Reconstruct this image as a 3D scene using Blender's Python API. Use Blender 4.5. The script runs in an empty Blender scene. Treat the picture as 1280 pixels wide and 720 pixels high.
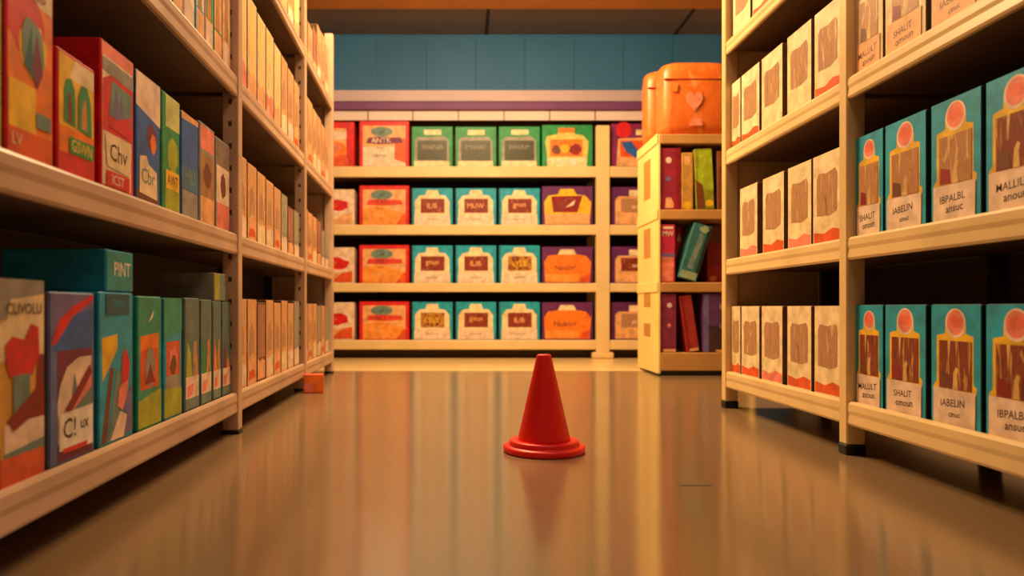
import bpy, bmesh, math, random
from mathutils import Matrix, Vector, Euler

random.seed(7)
PI = math.pi
C = bpy.context.scene.collection

# ------------------------------------------------------------------ materials
MATS = {}
def _new(name):
    m = bpy.data.materials.new(name); m.use_nodes = True
    nt = m.node_tree
    return m, nt, nt.nodes['Principled BSDF']

def lin(c):
    return tuple(((x/12.92) if x <= 0.04045 else ((x+0.055)/1.055)**2.4) for x in c)

def paper(name, rgb, rough=0.5, var=0.17, scale=24.0):
    """printed card or painted metal: a colour that wanders a little"""
    if name in MATS: return MATS[name]
    m, nt, b = _new(name)
    c = lin(rgb)
    tc = nt.nodes.new('ShaderNodeTexCoord')
    oi = nt.nodes.new('ShaderNodeObjectInfo')
    add = nt.nodes.new('ShaderNodeVectorMath'); add.operation = 'ADD'
    mul = nt.nodes.new('ShaderNodeMath'); mul.operation = 'MULTIPLY'; mul.inputs[1].default_value = 13.0
    nt.links.new(oi.outputs['Random'], mul.inputs[0])
    nt.links.new(tc.outputs['Object'], add.inputs[0])
    nt.links.new(mul.outputs[0], add.inputs[1])
    nz = nt.nodes.new('ShaderNodeTexNoise')
    nz.inputs['Scale'].default_value = scale; nz.inputs['Detail'].default_value = 3
    nt.links.new(add.outputs[0], nz.inputs['Vector'])
    rp = nt.nodes.new('ShaderNodeValToRGB')
    rp.color_ramp.elements[0].position = 0.3; rp.color_ramp.elements[1].position = 0.7
    rp.color_ramp.elements[0].color = tuple(max(0, x*(1-var*1.6)) for x in c)+(1,)
    rp.color_ramp.elements[1].color = tuple(min(1, x*(1+var)) for x in c)+(1,)
    nt.links.new(nz.outputs['Fac'], rp.inputs['Fac'])
    nt.links.new(rp.outputs['Color'], b.inputs['Base Color'])
    b.inputs['Roughness'].default_value = rough
    MATS[name] = m
    return m

def streaks(name, cols, sx=60, sz=9, rough=0.4, dist=1.2):
    """printed picture: loose upright strokes of several colours"""
    if name in MATS: return MATS[name]
    m, nt, b = _new(name)
    tc = nt.nodes.new('ShaderNodeTexCoord')
    oi = nt.nodes.new('ShaderNodeObjectInfo')
    mul = nt.nodes.new('ShaderNodeMath'); mul.operation = 'MULTIPLY'; mul.inputs[1].default_value = 17.0
    add = nt.nodes.new('ShaderNodeVectorMath'); add.operation = 'ADD'
    mp = nt.nodes.new('ShaderNodeMapping'); mp.inputs['Scale'].default_value = (sx, sx, sz)
    nt.links.new(oi.outputs['Random'], mul.inputs[0])
    nt.links.new(tc.outputs['Object'], mp.inputs['Vector'])
    nt.links.new(mp.outputs[0], add.inputs[0]); nt.links.new(mul.outputs[0], add.inputs[1])
    nz = nt.nodes.new('ShaderNodeTexNoise'); nz.inputs['Scale'].default_value = 1.0
    nz.inputs['Detail'].default_value = 2.5; nz.inputs['Distortion'].default_value = dist
    nt.links.new(add.outputs[0], nz.inputs['Vector'])
    rp = nt.nodes.new('ShaderNodeValToRGB')
    el = rp.color_ramp.elements
    n = len(cols)
    while len(el) < n: el.new(0.5)
    for i, c in enumerate(cols):
        el[i].position = 0.3+0.4*i/(n-1); el[i].color = lin(c)+(1,)
    nt.links.new(nz.outputs['Fac'], rp.inputs['Fac'])
    nt.links.new(rp.outputs['Color'], b.inputs['Base Color'])
    b.inputs['Roughness'].default_value = rough
    MATS[name] = m
    return m

# shared colours
CREAM   = lambda: paper('cream print', (.93, .82, .64))
PALE    = lambda: paper('pale pink print', (.93, .80, .70))
WHITE   = lambda: paper('white print', (.93, .88, .80))
TEAL    = lambda: paper('teal print', (.05, .61, .73))
TEALD   = lambda: paper('dark teal print', (.05, .34, .38))
RED     = lambda: paper('red print', (.84, .08, .10))
DRED    = lambda: paper('dark red print', (.55, .07, .08))
ORANGE  = lambda: paper('orange print', (.95, .47, .08))
DORANGE = lambda: paper('burnt orange print', (.88, .33, .10))
YELLOW  = lambda: paper('yellow print', (.93, .72, .14))
GREEN   = lambda: paper('green print', (.10, .55, .30))
LIME    = lambda: paper('lime print', (.66, .68, .14))
BLUE    = lambda: paper('blue print', (.13, .36, .66))
MAUVE   = lambda: paper('mauve print', (.44, .38, .58))
PURPLE  = lambda: paper('purple print', (.38, .11, .38))
PLUM    = lambda: paper('plum print', (.45, .10, .26))
PINK    = lambda: paper('coral pink print', (.93, .50, .42))
BROWN   = lambda: paper('brown print', (.45, .22, .13))
INK     = lambda: paper('dark ink', (.20, .11, .12))
GREY    = lambda: paper('grey print', (.58, .55, .50))
SLATE   = lambda: paper('grey green print', (.42, .52, .48))
PEACH   = lambda: paper('peach print', (.92, .66, .44))
WIN     = lambda: streaks('brown window picture', [(.36,.14,.10), (.56,.24,.15), (.46,.18,.15), (.84,.60,.30)], 85, 9)
WINPALE = lambda: streaks('faded window picture', [(.62,.42,.28), (.74,.52,.36), (.66,.45,.30), (.86,.70,.46)], 45, 10)
WINTAN  = lambda: streaks('tan window picture', [(.54,.38,.27), (.72,.53,.38), (.64,.46,.33), (.86,.68,.48)], 60, 8)
WINRED  = lambda: streaks('red brown window picture', [(.36,.10,.08), (.55,.19,.13), (.45,.14,.10), (.72,.42,.30)], 40, 30)
WINDARK = lambda: streaks('olive dark window picture', [(.17,.17,.09), (.27,.26,.14), (.20,.19,.12), (.32,.28,.20)], 14, 26)
MIX     = lambda: streaks('mixed picture', [(.20,.42,.40), (.60,.50,.34), (.84,.56,.30), (.72,.18,.16)], 30, 12)

# ------------------------------------------------------------------ mesh building
TEXT = {}
def text_polys(s):
    """outline of a word in the built-in font as triangles, unit height, centred"""
    if s in TEXT: return TEXT[s]
    cu = bpy.data.curves.new('word', 'FONT'); cu.body = s; cu.resolution_u = 2; cu.offset = .009
    ob = bpy.data.objects.new('word', cu); C.objects.link(ob)
    bpy.context.view_layer.update()
    dg = bpy.context.evaluated_depsgraph_get()
    me = bpy.data.meshes.new_from_object(ob.evaluated_get(dg))
    vs = [(v.co.x, v.co.y) for v in me.vertices]
    fs = [list(p.vertices) for p in me.polygons]
    bpy.data.objects.remove(ob); bpy.data.curves.remove(cu); bpy.data.meshes.remove(me)
    x0 = min(v[0] for v in vs); x1 = max(v[0] for v in vs)
    y0 = min(v[1] for v in vs); y1 = max(v[1] for v in vs)
    k = y1-y0
    vs = [((x-(x0+x1)/2)/k, (y-(y0+y1)/2)/k) for x, y in vs]
    TEXT[s] = (vs, fs, (x1-x0)/k)
    return TEXT[s]

class MB:
    def __init__(s):
        s.bm = bmesh.new(); s.mats = []
    def mi(s, m):
        if m not in s.mats: s.mats.append(m)
        return s.mats.index(m)
    def box(s, x0, x1, y0, y1, z0, z1, m, bev=0.0, seg=1):
        t = bmesh.new()
        bmesh.ops.create_cube(t, size=1)
        for v in t.verts:
            v.co = Vector(((x0+x1)/2+v.co.x*(x1-x0), (y0+y1)/2+v.co.y*(y1-y0), (z0+z1)/2+v.co.z*(z1-z0)))
        if bev > 0:
            bmesh.ops.bevel(t, geom=list(t.edges), offset=bev, segments=seg, profile=0.5, affect='EDGES')
        s.merge(t, m)
    def merge(s, t, m, mat=None):
        i = s.mi(m); mp = {}
        for v in t.verts: mp[v] = s.bm.verts.new(mat @ v.co if mat else v.co)
        for f in t.faces:
            nf = s.bm.faces.new([mp[v] for v in f.verts]); nf.material_index = i
        t.free()
    def poly(s, pts, m):
        f = s.bm.faces.new([s.bm.verts.new(p) for p in pts]); f.material_index = s.mi(m)
    def prism_x(s, prof, x0, x1, m):
        """profile in (y, z), extruded along x"""
        a = [s.bm.verts.new((x0, y, z)) for y, z in prof]; b = [s.bm.verts.new((x1, y, z)) for y, z in prof]
        i = s.mi(m); n = len(prof); fs = []
        fs.append(s.bm.faces.new(a)); fs.append(s.bm.faces.new(list(reversed(b))))
        for k in range(n):
            fs.append(s.bm.faces.new([a[k], b[k], b[(k+1) % n], a[(k+1) % n]]))
        for f in fs: f.material_index = i
        bmesh.ops.recalc_face_normals(s.bm, faces=fs)
    def lathe(s, prof, m, n=64):
        i = s.mi(m); rings = []
        for r, z in prof:
            rings.append([s.bm.verts.new((r*math.cos(2*PI*k/n), r*math.sin(2*PI*k/n), z)) for k in range(n)])
        for a, b in zip(rings, rings[1:]):
            for k in range(n):
                f = s.bm.faces.new([a[k], a[(k+1) % n], b[(k+1) % n], b[k]]); f.material_index = i; f.smooth = True
    def mesh(s, name):
        me = bpy.data.meshes.new(name); s.bm.to_mesh(me); s.bm.free()
        for m in s.mats: me.materials.append(m)
        return me

def link(name, me, parent=None, loc=(0, 0, 0)):
    o = bpy.data.objects.new(name, me); C.objects.link(o); o.location = loc
    if parent: o.parent = parent
    return o
def tag(o, label, cat, group=None):
    o['label'] = label; o['category'] = cat
    if group: o['group'] = group
    n = len(label.replace(',', ' ').split())
    if n < 4 or n > 16: print('LABEL LENGTH', n, label)
    return o
def thing(name, label, cat, loc=(0, 0, 0), rotz=0, group=None):
    o = bpy.data.objects.new(name, None); C.objects.link(o); o.empty_display_size = 0.1
    o.location = loc; o.rotation_euler = (0, 0, rotz)
    return tag(o, label, cat, group)
def struct(name, me, loc=(0, 0, 0)):
    o = link(name, me, None, loc); o['kind'] = 'structure'; return o

# ------------------------------------------------------------------ printed fronts (u, v run 0..1 over the front)
def R(u0, v0, u1, v1, m): return ('P', [(u0, v0), (u1, v0), (u1, v1), (u0, v1)], m)
def P(pts, m): return ('P', pts, m)
def O(u, v, r, m, k=1.0): return ('C', u, v, r, m, k)      # r as a fraction of the width, k = height over width
def B(u, v, ru, rv, m, seed=1):
    rnd = random.Random(seed); pts = []
    for i in range(18):
        a = 2*PI*i/18; q = 1+rnd.uniform(-.13, .13)
        pts.append((u+ru*q*math.cos(a), v+rv*q*math.sin(a)))
    return ('P', pts, m)
def T(s, u, v, h, m, maxw=0.8, slant=0.0): return ('T', s, u, v, h, m, maxw, slant)

def draw(mb, art, w, h, y, step=0.00012):
    for a in art:
        y -= step
        if a[0] == 'P':
            mb.poly([((p[0]-.5)*w, y, p[1]*h) for p in a[1]], a[2])
        elif a[0] == 'C':
            _, u, v, r, m, k = a
            mb.poly([((u-.5)*w+r*w*math.cos(2*PI*i/24), y, v*h+r*w*k*math.sin(2*PI*i/24)) for i in range(24)], m)
        else:
            _, s, u, v, th, m, mw, sl = a
            vs, fs, asp = text_polys(s)
            H = th*h; kx = min(1.0, mw*w/(asp*H))
            i = mb.mi(m)
            V = [mb.bm.verts.new(((u-.5)*w+x*H*kx, y, v*h+yy*H+sl*x*H*kx)) for x, yy in vs]
            for f in fs:
                try: nf = mb.bm.faces.new([V[k] for k in f]); nf.material_index = i
                except ValueError: pass
    return y

PROTO = {}
def carton(key, name, w, h, d, base, art, parts=(), bev=0.003, seg=1):
    """a carton standing on z=0, front at y=0 facing -y; parts = (part name, art) printed or set on the front"""
    k = (key, round(w, 3), round(h, 3), round(d, 3))
    if k not in PROTO:
        mb = MB(); mb.box(-w/2, w/2, 0, d, 0, h, base, bev, seg)
        y = draw(mb, art, w, h, 0.0)
        # folded lid seam on the top
        mb.poly([(-w/2+bev, d*.49, h+.0003), (w/2-bev, d*.49, h+.0003), (w/2-bev, d*.51, h+.0003), (-w/2+bev, d*.51, h+.0003)], INK())
        me = mb.mesh(name)
        pm = []
        for pn, pa in parts:
            q = MB(); y2 = draw(q, pa, w, h, y-0.0002); pm.append((pn, q.mesh(pn))); y = y2
        PROTO[k] = (me, pm)
    me, pm = PROTO[k]
    o = bpy.data.objects.new(name, me); C.objects.link(o)
    for pn, m in pm:
        c = bpy.data.objects.new(pn, m); C.objects.link(c); c.parent = o
    return o

# ------------------------------------------------------------------ the racks
def frame(origin, rz): return Matrix.Translation(origin) @ Matrix.Rotation(rz, 4, 'Z')
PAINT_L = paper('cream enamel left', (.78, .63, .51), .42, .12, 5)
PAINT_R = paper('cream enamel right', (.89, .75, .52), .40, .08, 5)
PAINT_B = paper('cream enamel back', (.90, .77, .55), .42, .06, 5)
BACKING = paper('dark brown backing', (.24, .17, .12), .7, .15, 3)
DECK    = paper('shelf deck brown', (.46, .34, .24), .6, .12, 4)
BLACK   = paper('black rubber', (.05, .045, .04), .6, .1, 6)
SLOT    = paper('dark slot', (.30, .23, .18), .8, .05, 6)

def rack(name, label, cat, origin, rz, posts, shelves, depth, height, paint, pw, panels=(), lead=0.006, slots=False, fh=.028):
    t = thing(name, label, cat, origin, rz)
    posts = sorted(posts)
    for px in posts:
        for y0, y1 in ((-lead, .045), (depth-.045, depth-.003)):
            mb = MB()
            mb.box(px-pw/2, px+pw/2, y0, y1, fh, height, paint if y0 < 0 else BACKING, .003)
            z = .2
            while slots and px < posts[-1] and z < height-.05:               # rows of slots on both cheeks of the upright
                for sx in (-1,):
                    x = px+sx*(pw/2+.0006)
                    ym = (y0+y1)/2
                    mb.poly([(x, ym-.005, z), (x, ym+.006, z), (x, ym+.006, z+.016), (x, ym-.005, z+.016)], SLOT)
                z += .07
            p = link('post', mb.mesh('post'), t)
            f = MB(); f.box(px-pw/2-.002, px+pw/2+.002, y0-.002, y1+.002, 0, fh, BLACK, .003)
            link('foot', f.mesh('foot'), p)['label'] = 'black rubber foot'
    for a, b in zip(posts, posts[1:]):
        x0, x1 = a+pw/2+.0005, b-pw/2-.0005
        for z0, z1 in shelves:
            mb = MB(); mb.box(x0, x1, .0145, depth-.047, z0+.012, z1-.004, DECK, .002)
            s = link('shelf', mb.mesh('shelf'), t)
            H = z1-z0
            prof = [(0.0, z0), (-.003, z0+.006), (-.001, z0+H*.45), (-.003, z0+H*.62), (-.002, z1-.007), (.002, z1-.001), (.010, z1),
                    (.014, z1-.003), (.014, z0+.004), (.010, z0)]
            m2 = MB(); m2.prism_x(prof, x0, x1, paint)
            link('shelf_lip', m2.mesh('shelf_lip'), s)['label'] = 'cream front lip of the shelf'
    mb = MB(); mb.box(posts[0], posts[-1], depth-.002, depth+.010, shelves[0][0], height, BACKING)
    link('back_panel', mb.mesh('back_panel'), t)['label'] = 'dark brown back panel'
    for px, side in panels:
        mb = MB(); mb.box(px-.006, px+.006, .048, depth-.05, shelves[0][0], height-.01, paint)
        link('side_panel', mb.mesh('side_panel'), t)
    return frame(origin, rz)

def put(o, M, x, y, z, label, cat, group=None, tilt=0.0, yaw=0.0):
    """stand a thing at (x, y, z) of the rack's own axes"""
    W = M @ Matrix.Translation((x, y, z+.0004)) @ Matrix.Rotation(yaw, 4, 'Z') @ Matrix.Rotation(tilt, 4, 'Y')
    o.location = W.to_translation(); o.rotation_euler = W.to_euler()
    return tag(o, label, cat, group)

# ================================================================== SETTING
def floor_material():
    m, nt, b = _new('polished shop floor')
    tc = nt.nodes.new('ShaderNodeTexCoord')
    n1 = nt.nodes.new('ShaderNodeTexNoise'); n1.inputs['Scale'].default_value = 1.4; n1.inputs['Detail'].default_value = 6
    nt.links.new(tc.outputs['Object'], n1.inputs['Vector'])
    rp = nt.nodes.new('ShaderNodeValToRGB')
    rp.color_ramp.elements[0].position = .3; rp.color_ramp.elements[1].position = .72
    rp.color_ramp.elements[0].color = lin((.52, .41, .29))+(1,)
    rp.color_ramp.elements[1].color = lin((.57, .45, .33))+(1,)
    nt.links.new(n1.outputs['Fac'], rp.inputs['Fac'])
    nt.links.new(rp.outputs['Color'], b.inputs['Base Color'])
    n2 = nt.nodes.new('ShaderNodeTexNoise'); n2.inputs['Scale'].default_value = 3.0; n2.inputs['Detail'].default_value = 4
    nt.links.new(tc.outputs['Object'], n2.inputs['Vector'])
    mr = nt.nodes.new('ShaderNodeMapRange'); mr.inputs['To Min'].default_value = .14; mr.inputs['To Max'].default_value = .175
    nt.links.new(n2.outputs['Fac'], mr.inputs['Value']); nt.links.new(mr.outputs[0], b.inputs['Roughness'])
    b.inputs['IOR'].default_value = 2.5
    b.inputs['Anisotropic'].default_value = .78
    tg = nt.nodes.new('ShaderNodeCombineXYZ'); tg.inputs[1].default_value = 1.0      # buffed along the aisle
    nt.links.new(tg.outputs[0], b.inputs['Tangent'])
    return m
FLOOR = floor_material()
FLOORLIT = paper('lit cross aisle floor', (.93, .80, .56), .22, .05, 3)  # bright band of lit floor, the light painted into its colour
mb = MB(); mb.box(-2.2, 2.8, -2.0, 4.52, -.05, 0, FLOOR); struct('floor', mb.mesh('floor'))
mb = MB(); mb.box(-2.2, 2.8, 4.52, 6.3, -.05, 0, FLOORLIT); struct('floor', mb.mesh('floor'))

def wall_blue():
    m = paper('blue wall paint', (.24, .50, .71), .6, .08, 1.2); return m
WALLB = wall_blue()
WALLP = paper('beige wall paint', (.62, .52, .42), .7, .06, 2)
YW = 6.15; ZC = 2.73
mb = MB(); mb.box(-2.2, 2.8, YW, YW+.1, 0, ZC, WALLB)
SEAM = paper('blue wall seam', (.20, .44, .62), .7, .04, 3)
x = -2.0
while x < 2.6:
    mb.box(x-.004, x+.004, YW-.002, YW, 0, ZC, SEAM); x += .42
struct('wall_back', mb.mesh('wall_back'))
mb = MB(); mb.box(-2.3, -2.2, -2, YW+.1, 0, ZC, WALLP); struct('wall_left', mb.mesh('wall_left'))
mb = MB(); mb.box(2.8, 2.9, -2, YW+.1, 0, ZC, WALLP); struct('wall_right', mb.mesh('wall_right'))
CEIL = paper('grey brown ceiling panel', (.60, .52, .45), .8, .05, 2)
CSEAM = paper('ceiling seam', (.24, .19, .16), .8, .05, 3)
mb = MB(); mb.box(-2.3, 2.9, -2, YW+.1, ZC, ZC+.08, CEIL)
for x in (-1.42, .19, 1.80):
    mb.box(x-.013, x+.013, 5.56, YW, ZC-.003, ZC, CSEAM)
struct('ceiling', mb.mesh('ceiling'))
CGLOW = paper('painted ceiling glow', (.92, .60, .22), .7, .08, 3)  # added strip, painted orange for the warm light on the ceiling
mb = MB(); mb.box(-2.2, 2.8, 5.05, 5.60, ZC-.012, ZC, CGLOW, .004); struct('ceiling_glow_1', mb.mesh('ceiling_glow_1'))

# ================================================================== LEFT RACK
TH = math.atan(.0389)
LO = Vector((-.628, 0, 0)); LR = PI/2+TH
LSH = [(.067, .132), (.567, .632), (1.063, 1.130), (1.590, 1.645)]
k = 1/math.cos(TH)
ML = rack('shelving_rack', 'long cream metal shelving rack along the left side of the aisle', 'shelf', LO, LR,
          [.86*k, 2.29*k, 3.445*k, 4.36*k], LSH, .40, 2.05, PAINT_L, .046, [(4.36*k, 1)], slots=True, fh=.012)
LT = [z1-.004 for z0, z1 in LSH]
def left(o, z0, z1, ztop, label, cat='carton', group=None, inset=.017, **kw):
    m = (z0+z1)/2
    if m < 2.3:          # near bay: boxes spread up to the cheek of the post
        q = lambda z: z*1.027 if z < 1.9 else 1.951+(z-1.9)*(2.262-1.951)/.345
        m = (q(z0)+q(z1))/2
        if (z0+z1)/2 > 1.88: o.scale = (.88, 1, 1)
    return put(o, ML, m*k, inset, ztop, label, cat, group, **kw)

# -- near bay, middle shelf
zt = LT[1]
w = .165
left(carton('lime sliver', 'cereal_box', .15, .27, .07, LIME(), [R(.06, .5, .94, .95, GREEN()), B(.5, .68, .3, .13, YELLOW(), 3), R(.06, .04, .94, .22, DRED())]),
     .895, 1.045, zt, 'green and lime box at the left edge, nearest on the middle left shelf', 'box', 'boxes on the left middle shelf')
left(carton('red yellow tall', 'cereal_box', .135, .305, .075, RED(), [
        P([(.04,.14),(.96,.14),(.96,.97),(.04,.97)], ORANGE()), P([(.04,.86),(.96,.84),(.96,.985),(.04,.985)], CREAM()),
        B(.42, .70, .36, .17, RED(), 5), B(.55, .60, .30, .15, YELLOW(), 8),
        R(.04,.03,.96,.16, DORANGE()), R(.05,.16,.6,.40, YELLOW())],
        [('picture', [B(.54, .61, .24, .15, SLATE(), 4), P([(.35,.5),(.5,.72),(.56,.44)], TEALD()), P([(.5,.5),(.62,.7),(.75,.5),(.62,.40)], PLUM()), ]), ('mark', [R(.60,.20,.92,.28, SLATE())]),
         ('lettering', [T('TES', .62, .915, .075, DRED(), .6)]), ('lettering', [T('LV', .2, .10, .06, CREAM(), .3)])]),
     1.052, 1.182, zt, 'tall red and orange box with TES across its cream top, middle left shelf', 'box', 'boxes on the left middle shelf')
left(carton('yellow arches', 'cereal_box', .135, .218, .07, RED(), [
        P([(.05,.16),(.97,.16),(.97,.97),(.05,.97)], YELLOW()), P([(.3,.80),(.97,.80),(.97,.97),(.45,.97)], CREAM()),
        R(.05,.16,.97,.40, ORANGE()), R(.02,.02,.98,.19, RED())],
        [('arch', [P([(.16,.44),(.16,.68),(.22,.78),(.34,.80),(.44,.72),(.46,.42)], GREEN()), P([(.24,.44),(.25,.66),(.34,.70),(.38,.44)], BROWN())]), ('arch', [P([(.52,.42),(.54,.70),(.62,.80),(.76,.80),(.86,.70),(.90,.40)], GREEN()),
                      P([(.60,.44),(.62,.66),(.72,.70),(.78,.42)], MIX())]),
         ('lettering', [P([(.30,.20),(.94,.20),(.96,.34),(.28,.33)], GREEN()), T('GSWN', .62, .27, .10, YELLOW(), .55)])]),
     1.190, 1.330, zt, 'short red and yellow box with two green arches, middle left shelf', 'box', 'boxes on the left middle shelf')
left(carton('red white tall', 'cereal_box', .150, .292, .19, RED(), [
        P([(.04,.04),(.90,.04),(.96,.90),(.04,.90)], PALE()), R(.02,.90,.98,.985, PINK()),
        P([(.05,.40),(.95,.40),(.97,.78),(.3,.80),(.05,.74)], RED()), P([(.04,.80),(.98,.78),(.98,.88),(.04,.89)], GREY())],
        [('picture', [P([(.22,.52),(.90,.50),(.92,.74),(.3,.76)], SLATE()), P([(.34,.54),(.44,.74),(.52,.54),(.6,.72),(.66,.5)], MAUVE()), P([(.2,.44),(.8,.42),(.9,.58),(.5,.52)], RED())]),
         ('lettering', [P([(.16,.17),(.84,.15),(.90,.38),(.10,.39)], CREAM()), T('Chv', .50, .275, .12, INK(), .55)]), ('lettering', [R(.14,.04,.84,.14, RED()), T('ICST', .48, .09, .07, PALE(), .5)])]),
     1.350, 1.497, zt, 'tall red and white box lettered Chv, deep red side showing, middle left shelf', 'box', 'boxes on the left middle shelf')
left(carton('white blue', 'cereal_box', .135, .285, .07, BLUE(), [
        P([(.0,.74),(1,.66),(1,1),(0,1)], PALE()), B(.62, .55, .2, .1, PLUM(), 6), B(.7, .5, .13, .08, ORANGE(), 9), R(.02,.0,.9,.1, BROWN())],
        [('lettering', [P([(.12,.08),(.86,.06),(.84,.28),(.50,.32),(.40,.38),(.14,.36)], CREAM()), T('Cbr', .48, .22, .12, SLATE(), .6)])]),
     1.508, 1.640, zt, 'blue box with a white top and cream Cbr label, middle left shelf', 'box', 'boxes on the left middle shelf')
left(carton('green lime', 'cereal_box', .118, .285, .07, GREEN(), [R(.2,.72,.98,.99, paper('pale lime print', (.80,.80,.48))), B(.6, .5, .28, .16, LIME(), 12), R(.18,.02,.98,.2, LIME())],
        [('lettering', [R(.2,.2,.96,.36, YELLOW()), T('AWT', .58, .28, .09, BROWN(), .6)])]),
     1.648, 1.768, zt, 'narrow green box with pale lime top and yellow band, middle left shelf', 'box', 'boxes on the left middle shelf')
left(carton('blue grey', 'cereal_box', .128, .272, .07, BLUE(), [P([(0,.93),(1,.95),(1,1),(0,1)], PEACH()), R(.02,.28,.98,.5, paper('steel blue print', (.22,.44,.58))), R(.05,.02,.95,.27, GREY())],
        [('lettering', [T('HLI', .5, .42, .15, SLATE(), .7)])]),
     1.776, 1.904, zt, 'deep blue box with grey bottom third, middle left shelf near the post', 'box', 'boxes on the left middle shelf')
left(carton('dull orange', 'cereal_box', .15, .283, .07, GREY(), [R(.05,.74,.95,.97, PINK()), R(.05,.28,.95,.70, paper('dull orange print', (.66,.46,.30))), R(.05,.03,.95,.28, PEACH()), B(.5,.5,.25,.12, BROWN(), 2)]),
     1.914, 2.066, zt, 'dull grey box with muted orange panel, second before the post, middle left shelf', 'box', 'boxes on the left middle shelf')
left(carton('dull pink', 'cereal_box', .16, .275, .07, GREY(), [R(.05,.70,.95,.97, paper('taupe print', (.52,.44,.38))), R(.05,.28,.95,.70, PALE()), R(.05,.03,.95,.3, PINK()), B(.5,.5,.2,.14, BROWN(), 7)]),
     2.074, 2.236, zt, 'dull grey and pink box right beside the post, middle left shelf', 'box', 'boxes on the left middle shelf')

# -- near bay, bottom shelf
zt = LT[0]
gb = 'boxes on the left bottom shelf'
left(carton('cream heart', 'cereal_box', .150, .315, .07, paper('ochre print', (.86,.62,.24)), [
        R(.02,.80,.98,1.0, GREY()), P([(.02,.76),(.3,.80),(.36,.90),(.98,.93),(.98,.62),(.02,.60)], CREAM()),
        P([(.80,.2),(.98,.2),(.98,.62),(.84,.62)], DRED()), P([(.25,.30),(.98,.36),(.98,.26),(.3,.22)], DRED()), R(.25,.16,.98,.30, PALE()), P([(.25,.14),(.98,.14),(.98,.19),(.25,.16)], SLATE()),
        R(.02,.0,.98,.14, DORANGE()), R(0,.0,.18,.2, DRED())],
        [('picture', [P([(.28,.58),(.26,.68),(.38,.72),(.60,.70),(.72,.78),(.86,.76),(.88,.62),(.74,.52),(.50,.50),(.36,.52)], RED()), R(.40,.34,.70,.53, SLATE()), P([(.3,.32),(.86,.46),(.9,.34),(.4,.26)], DRED())]),
         ('lettering', [T('CLIVOLU', .60, .855, .055, INK(), .72)])]),
     1.012, 1.155, zt, 'cream and orange box with red blob lettered CLIVOLU, lower left shelf', 'box', gb)
left(carton('mauve blue', 'cereal_box', .158, .298, .07, paper('blue violet print', (.36,.42,.62)), [
        R(.06,.66,.96,.985, MAUVE()), P([(.04,.66),(.96,.66),(.96,.90),(.4,.86)], BLUE()), R(.16,.02,.94,.66, PLUM()),
        P([(.16,.12),(.92,.12),(.92,.61),(.62,.61),(.36,.56),(.22,.46),(.16,.36)], PALE()),
        P([(.02,.70),(.12,.70),(.5,.86),(.96,.96),(.96,.99),(.5,.92),(.2,.84)], RED())],
        [('picture', [P([(.45,.36),(.52,.52),(.60,.40),(.57,.34)], SLATE()), P([(.3,.30),(.6,.36),(.92,.50),(.92,.30)], PINK()), P([(.5,.30),(.92,.42),(.92,.30)], SLATE()), P([(.3,.31),(.88,.56),(.92,.50),(.44,.29)], DRED())]),
         ('lettering', [P([(.18,.08),(.94,.06),(.94,.31),(.18,.29)], WHITE()), T('C!', .40, .20, .12, INK(), .4), T('ux', .74, .20, .05, INK(), .25), R(.26,.06,.80,.09, RED())])]),
     1.170, 1.325, zt, 'mauve and blue box with red swoosh and white C! label, lower left shelf', 'box', gb)
left(carton('teal characters', 'cereal_box', .155, .302, .07, TEAL(), [
        P([(.10,.42),(.52,.62),(.52,.72),(.08,.70)], YELLOW()), P([(.06,.02),(.3,.5),(.42,.5),(.2,.02)], BROWN()), P([(.24,.02),(.5,.50),(.66,.42),(.62,.02)], SLATE()),
        P([(.66,.02),(.74,.30),(.96,.36),(.98,.04)], MAUVE()), P([(.3,.02),(.6,.2),(.8,.16),(.7,.02)], PALE())],
        [('picture', [P([(.62,.34),(.66,.58),(.76,.62),(.88,.52),(.84,.36)], RED()), P([(.50,.24),(.56,.36),(.84,.40),(.80,.30),(.66,.20)], PINK())]),
         ('lettering', [R(.18,.85,.86,.985, TEALD()), T('TSMUJ', .52, .92, .065, TEAL(), .55)])]),
     1.338, 1.497, zt, 'teal box with yellow and red figures and dark teal title, lower left shelf', 'box', gb)
o = carton('teal flat', 'flat_box', .126, .083, .20, TEAL(), [R(.04,.06,.96,.94, paper('bright teal print', (.10,.58,.58)))], [('lettering', [T('PINT', .58, .55, .34, WHITE(), .6)])])
left(o, 1.371, 1.495, zt+.303, 'teal box lying on top of the upright teal box, lower left shelf', 'box', gb)
left(carton('green teal orange', 'cereal_box', .135, .296, .07, paper('sea green print', (.12,.58,.46)), [
        P([(.10,.30),(.86,.30),(.86,.72),(.10,.70)], ORANGE()), R(.10,.30,.86,.60, DORANGE()), P([(.02,.02),(.98,.02),(.98,.28),(.6,.26),(.02,.22)], LIME())],
        [('picture', [O(.5,.46,.2, GREY(), 1.7), P([(.3,.34),(.5,.5),(.7,.34)], DRED())]), ('mark', [P([(.4,.80),(.6,.84),(.64,.90)], WHITE())])]),
     1.515, 1.650, zt, 'sea green box with orange panel and lime base, right of the teal box', 'box', gb)
left(carton('teal orange', 'cereal_box', .12, .294, .07, TEAL(), [
        P([(.0,.66),(1,.72),(1,1),(0,1)], paper('sea green print', (.12,.58,.46))), R(.14,.34,.88,.64, DORANGE()), P([(.02,.02),(.98,.02),(.98,.24),(.4,.27),(.02,.25)], LIME()), P([(.1,.26),(.9,.24),(.9,.36),(.1,.36)], GREY())],
        [('picture', [B(.5,.5,.24,.10, PINK(), 3), B(.5,.44,.16,.08, BROWN(), 5)])]),
     1.660, 1.782, zt, 'narrow teal box with orange picture and lime base, lower left shelf', 'box', gb)
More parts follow.
